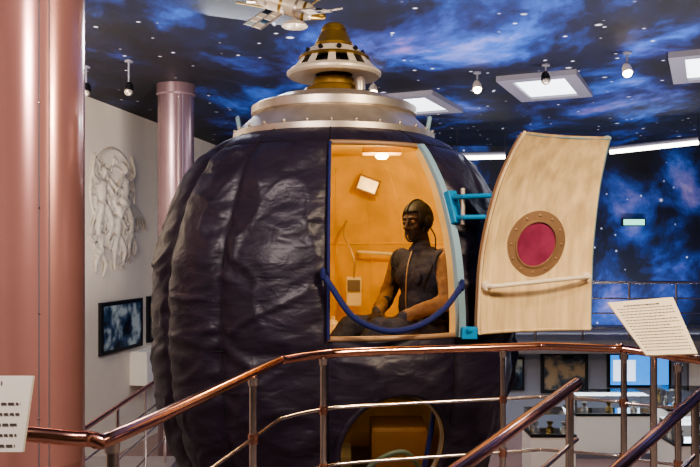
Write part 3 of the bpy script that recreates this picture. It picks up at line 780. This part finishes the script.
bm=bmesh.new(); vs=[bm.verts.new(WL(Y,z,o)) for o in (.002,.3) for Y,z in ((12.9,-.60),(13.7,-.60),(13.7,-.06),(12.9,-.06))]
for f in ((0,1,2,3),(4,5,6,7),(0,1,5,4),(1,2,6,5),(2,3,7,6),(3,0,4,7)): bm.faces.new([vs[i] for i in f])
finish(bm,'cabinet_body',M['white'],e,False)
# plaster relief
rel=empty('plaster_wall_relief')
bm=bmesh.new()
def RW(a,z,o=.0): return WL(12.35,z+.17,o-.005)+wd*a*1.25
bmr=Matrix(((wd.x,wn.x,0),(wd.y,wn.y,0),(0,0,1)))
def limb(ps,r): sweep_bm(bm,cr([RW(a,z,o) for a,z,o in ps],3),[r[0]+(r[-1]-r[0])*i/(3*(len(ps)-1)) for i in range(3*(len(ps)-1)+1)],10)
def blob(a,z,w,h,d=.07,o=.01): ell_bm(bm,RW(a,z,o),(w,d,h),bmr,16)
for a,z,s,k in ((-.30,2.28,1,.85),(.30,2.38,-1,.85),(.08,1.78,1,.75),(-.35,1.55,-1,.6),(.45,1.75,1,.55)):
    blob(a,z,.12*k,.20*k); blob(a,z-.22*k,.11*k,.12*k); blob(a+.02*s,z+.36*k,.075*k,.10*k,.08); blob(a,z+.15*k,.17*k,.07*k)
    limb([(a-.13*k*s,z+.16*k,.02),(a-.30*k*s,z+.30*k,.03),(a-.22*k*s,z+.62*k,.02)],[.05*k,.028*k])
    limb([(a+.13*k*s,z+.16*k,.02),(a+.30*k*s,z-.02*k,.04),(a+.46*k*s,z+.12*k,.02)],[.05*k,.028*k])
    limb([(a-.06*k,z-.25*k,.02),(a-.16*k*s,z-.58*k,.04),(a-.10*k*s,z-.90*k,.02)],[.085*k,.035*k])
    limb([(a+.06*k,z-.25*k,.02),(a+.22*k*s,z-.50*k,.04),(a+.18*k*s,z-.80*k,.02)],[.085*k,.035*k])
    for q in range(5):
        limb([(a+.05*q-.1,z-.2*k,.02),(a+.07*q-.22*s,z-.5*k,.03),(a+.09*q-.3*s,z-.75*k,.01)],[.03,.015])
sweep_bm(bm,[RW(.0+.58*math.cos(t),2.30+.66*math.sin(t),.01) for t in [math.radians(x) for x in range(-60,262,8)]],.026,8)
sweep_bm(bm,[RW(.05+.38*math.cos(t),2.2+.5*math.sin(t),.01) for t in [math.radians(x) for x in range(0,200,8)]],.02,8)
for k in range(60):
    t=random.uniform(0,6.28); a=random.uniform(-.55,.6); z=random.uniform(1.15,2.85)
    limb([(a,z,.0),(a+.10*math.cos(t),z+.12*math.sin(t),.02),(a+.14*math.cos(t+.8),z+.2*math.sin(t+.8),.01)],[.035,.014])
o=remeshed(bm,'relief_figures',[M['relief']],.016,1); o.parent=rel

prism('stair_landing',[(-3.6,6.2),(-2.05,6.2),(-2.05,9.6),(-3.6,9.6)],LOW+.001,-.9,M['slab'])
br=empty('stair_landing_railing')
for k,z in enumerate((.12,-.14,-.38,-.62)):
    tube('rail_%d'%k,[(-2.15,6.3,z),(-2.15,9.4,z)],.024 if k==0 else .012,M['copper'] if k==0 else M['chrome'],br,10)
for k,y in enumerate((6.4,7.4,8.4,9.3)): tube('post_%d'%k,[(-2.15,y,-.9),(-2.15,y,.12)],.018,M['chrome'],br,10)

fb=empty('balcony_railing')
for k,z in enumerate((1.02,.74,.48,.22)):
    tube('rail_%d'%k,[(1.5,13.98,z),(8.4,13.98,z)],.028 if k==0 else .014,M['chrome'],fb,8)
for k in range(9): tube('post_%d'%k,[(1.6+k*.82,13.98,0),(1.6+k*.82,13.98,1.02)],.02,M['chrome'],fb,8)

def fr(name,x0,x1,z0,z1,art,y=14.49,fm='frame',b=.06):
    e=empty(name); box('frame',(x0,y-.05,z0),(x1,y-.001,z1),M[fm],e,.005); box('face',(x0+b,y-.056,z0+b),(x1-b,y-.051,z1-b),art,e); return e
fr('framed_poster',3.45,4.30,-1.0,-.26,M['art2'])
fr('framed_poster.001',2.75,3.15,-.95,-.35,M['art1'],b=.04)
tv=fr('wall_television',4.65,5.80,-.90,-.26,M['screen'],b=.05)
box('screen_caption',(4.75,14.428,-.78),(5.15,14.433,-.40),M['screen2'],tv)
fr('information_panel',6.1,6.9,-1.15,-.3,M['white'],fm='panelframe',b=.02)
def case(name,x0,x1,y0,y1,h):
    e=empty(name)
    box('plinth',(x0,y0,LOW+.001),(x1,y1,LOW+h*.72),M['white'],e,.01)
    box('base_kick',(x0-.02,y0-.02,LOW+.001),(x1+.02,y1+.02,LOW+.08),M['panelframe'],e)
    box('case_trim',(x0-.01,y0-.01,LOW+h*.68),(x1+.01,y1+.01,LOW+h*.72+.001),M['frame'],e)
    box('glass_cover',(x0+.02,y0+.02,LOW+h*.72+.002),(x1-.02,y1-.02,LOW+h),M['glass'],e)
    for k in range(3):
        cx=x0+(x1-x0)*(k+.5)/3
        lathe('exhibit_%d'%k,[(0,0),(.06,0),(.05,.05),(.02,.07),(.05,.13),(0,.15)],M['gold'] if k%2 else M['steel'],(cx,(y0+y1)/2,LOW+h*.72+.003),e,segs=20)
case('museum_display_case',2.45,3.05,10.8,11.4,.95)
case('museum_display_case.001',3.45,4.6,12.2,12.9,.95)
case('museum_display_case.002',5.0,6.2,12.6,13.2,.95)
case('museum_display_case.003',4.3,5.2,10.6,11.2,.85)

# ---------------------------------------------------------------- lights
def area(name,loc,tgt,size,energy,col,sy=None):
    ld=bpy.data.lights.new(name,'AREA'); ld.energy=energy; ld.color=col; ld.size=size
    if sy: ld.shape='RECTANGLE'; ld.size_y=sy
    o=bpy.data.objects.new(name,ld); o.location=loc; COL.objects.link(o)
    o.rotation_euler=(Vector(tgt)-Vector(loc)).to_track_quat('-Z','Y').to_euler(); return o
def spot(name,loc,tgt,energy,col,ang=70,rad=.08,blend=.5):
    ld=bpy.data.lights.new(name,'SPOT'); ld.energy=energy; ld.color=col; ld.spot_size=math.radians(ang); ld.shadow_soft_size=rad; ld.spot_blend=blend
    o=bpy.data.objects.new(name,ld); o.location=loc; COL.objects.link(o)
    o.rotation_euler=(Vector(tgt)-Vector(loc)).to_track_quat('-Z','Y').to_euler(); return o
def point(name,loc,energy,col,rad):
    ld=bpy.data.lights.new(name,'POINT'); ld.energy=energy; ld.color=col; ld.shadow_soft_size=rad
    o=bpy.data.objects.new(name,ld); o.location=loc; COL.objects.link(o); return o
point('cabin_light',(.21,5.25,2.08),24,(1,.72,.34),.05)
point('lower_cabin_light',(.25,4.85,.70),2.2,(1,.80,.52),.03)
area('gallery_ceiling_light_a',(-1.9,1.2,3.7),(-.5,5,1.2),.8,230,(1,.85,.80))
area('gallery_ceiling_light_b',(2.4,1.8,3.7),(1.2,4.8,1.5),.7,260,(1,.81,.58))
area('gallery_ceiling_light_c',(-3.4,7.2,3.7),(-3.8,11.5,1.0),1.2,270,(1,.88,.74))
area('hall_ceiling_light',(-1.0,8.0,3.72),(-.5,7,1),1.0,50,(.9,.93,1))
for k,(x,y) in enumerate([(-1.2,7.9),(2.6,7.6),(5.6,8.6)]):
    spot('added_ceiling_fill_%d'%k,(x,y,LOW+.1),(x*1.05,y+1.5,CEIL),1500,(1,.93,.95),110,.25)  # added upward spots without fixtures, out of view, to brighten the ceiling mural
area('lower_hall_light',(4.6,13.2,-.3),(4.6,12.6,-1.6),2.2,26,(.85,.93,1),.8)
area('added_mural_fill',(5.0,15.0,.06),(5.0,16.9,2.6),5.0,150,(.7,.8,1),.3)  # added area light below the back mural wall to brighten it

w=bpy.data.worlds.new('world'); scene.world=w; w.use_nodes=True
w.node_tree.nodes['Background'].inputs[0].default_value=(.05,.06,.09,1); w.node_tree.nodes['Background'].inputs[1].default_value=.5

cam=bpy.data.cameras.new('camera'); cam.sensor_width=36; cam.lens=36*800/700; cam.shift_y=.0264; cam.clip_end=100
co=bpy.data.objects.new('camera',cam); co.location=(0,0,ZC); co.rotation_euler=(math.pi/2,0,0); COL.objects.link(co); scene.camera=co
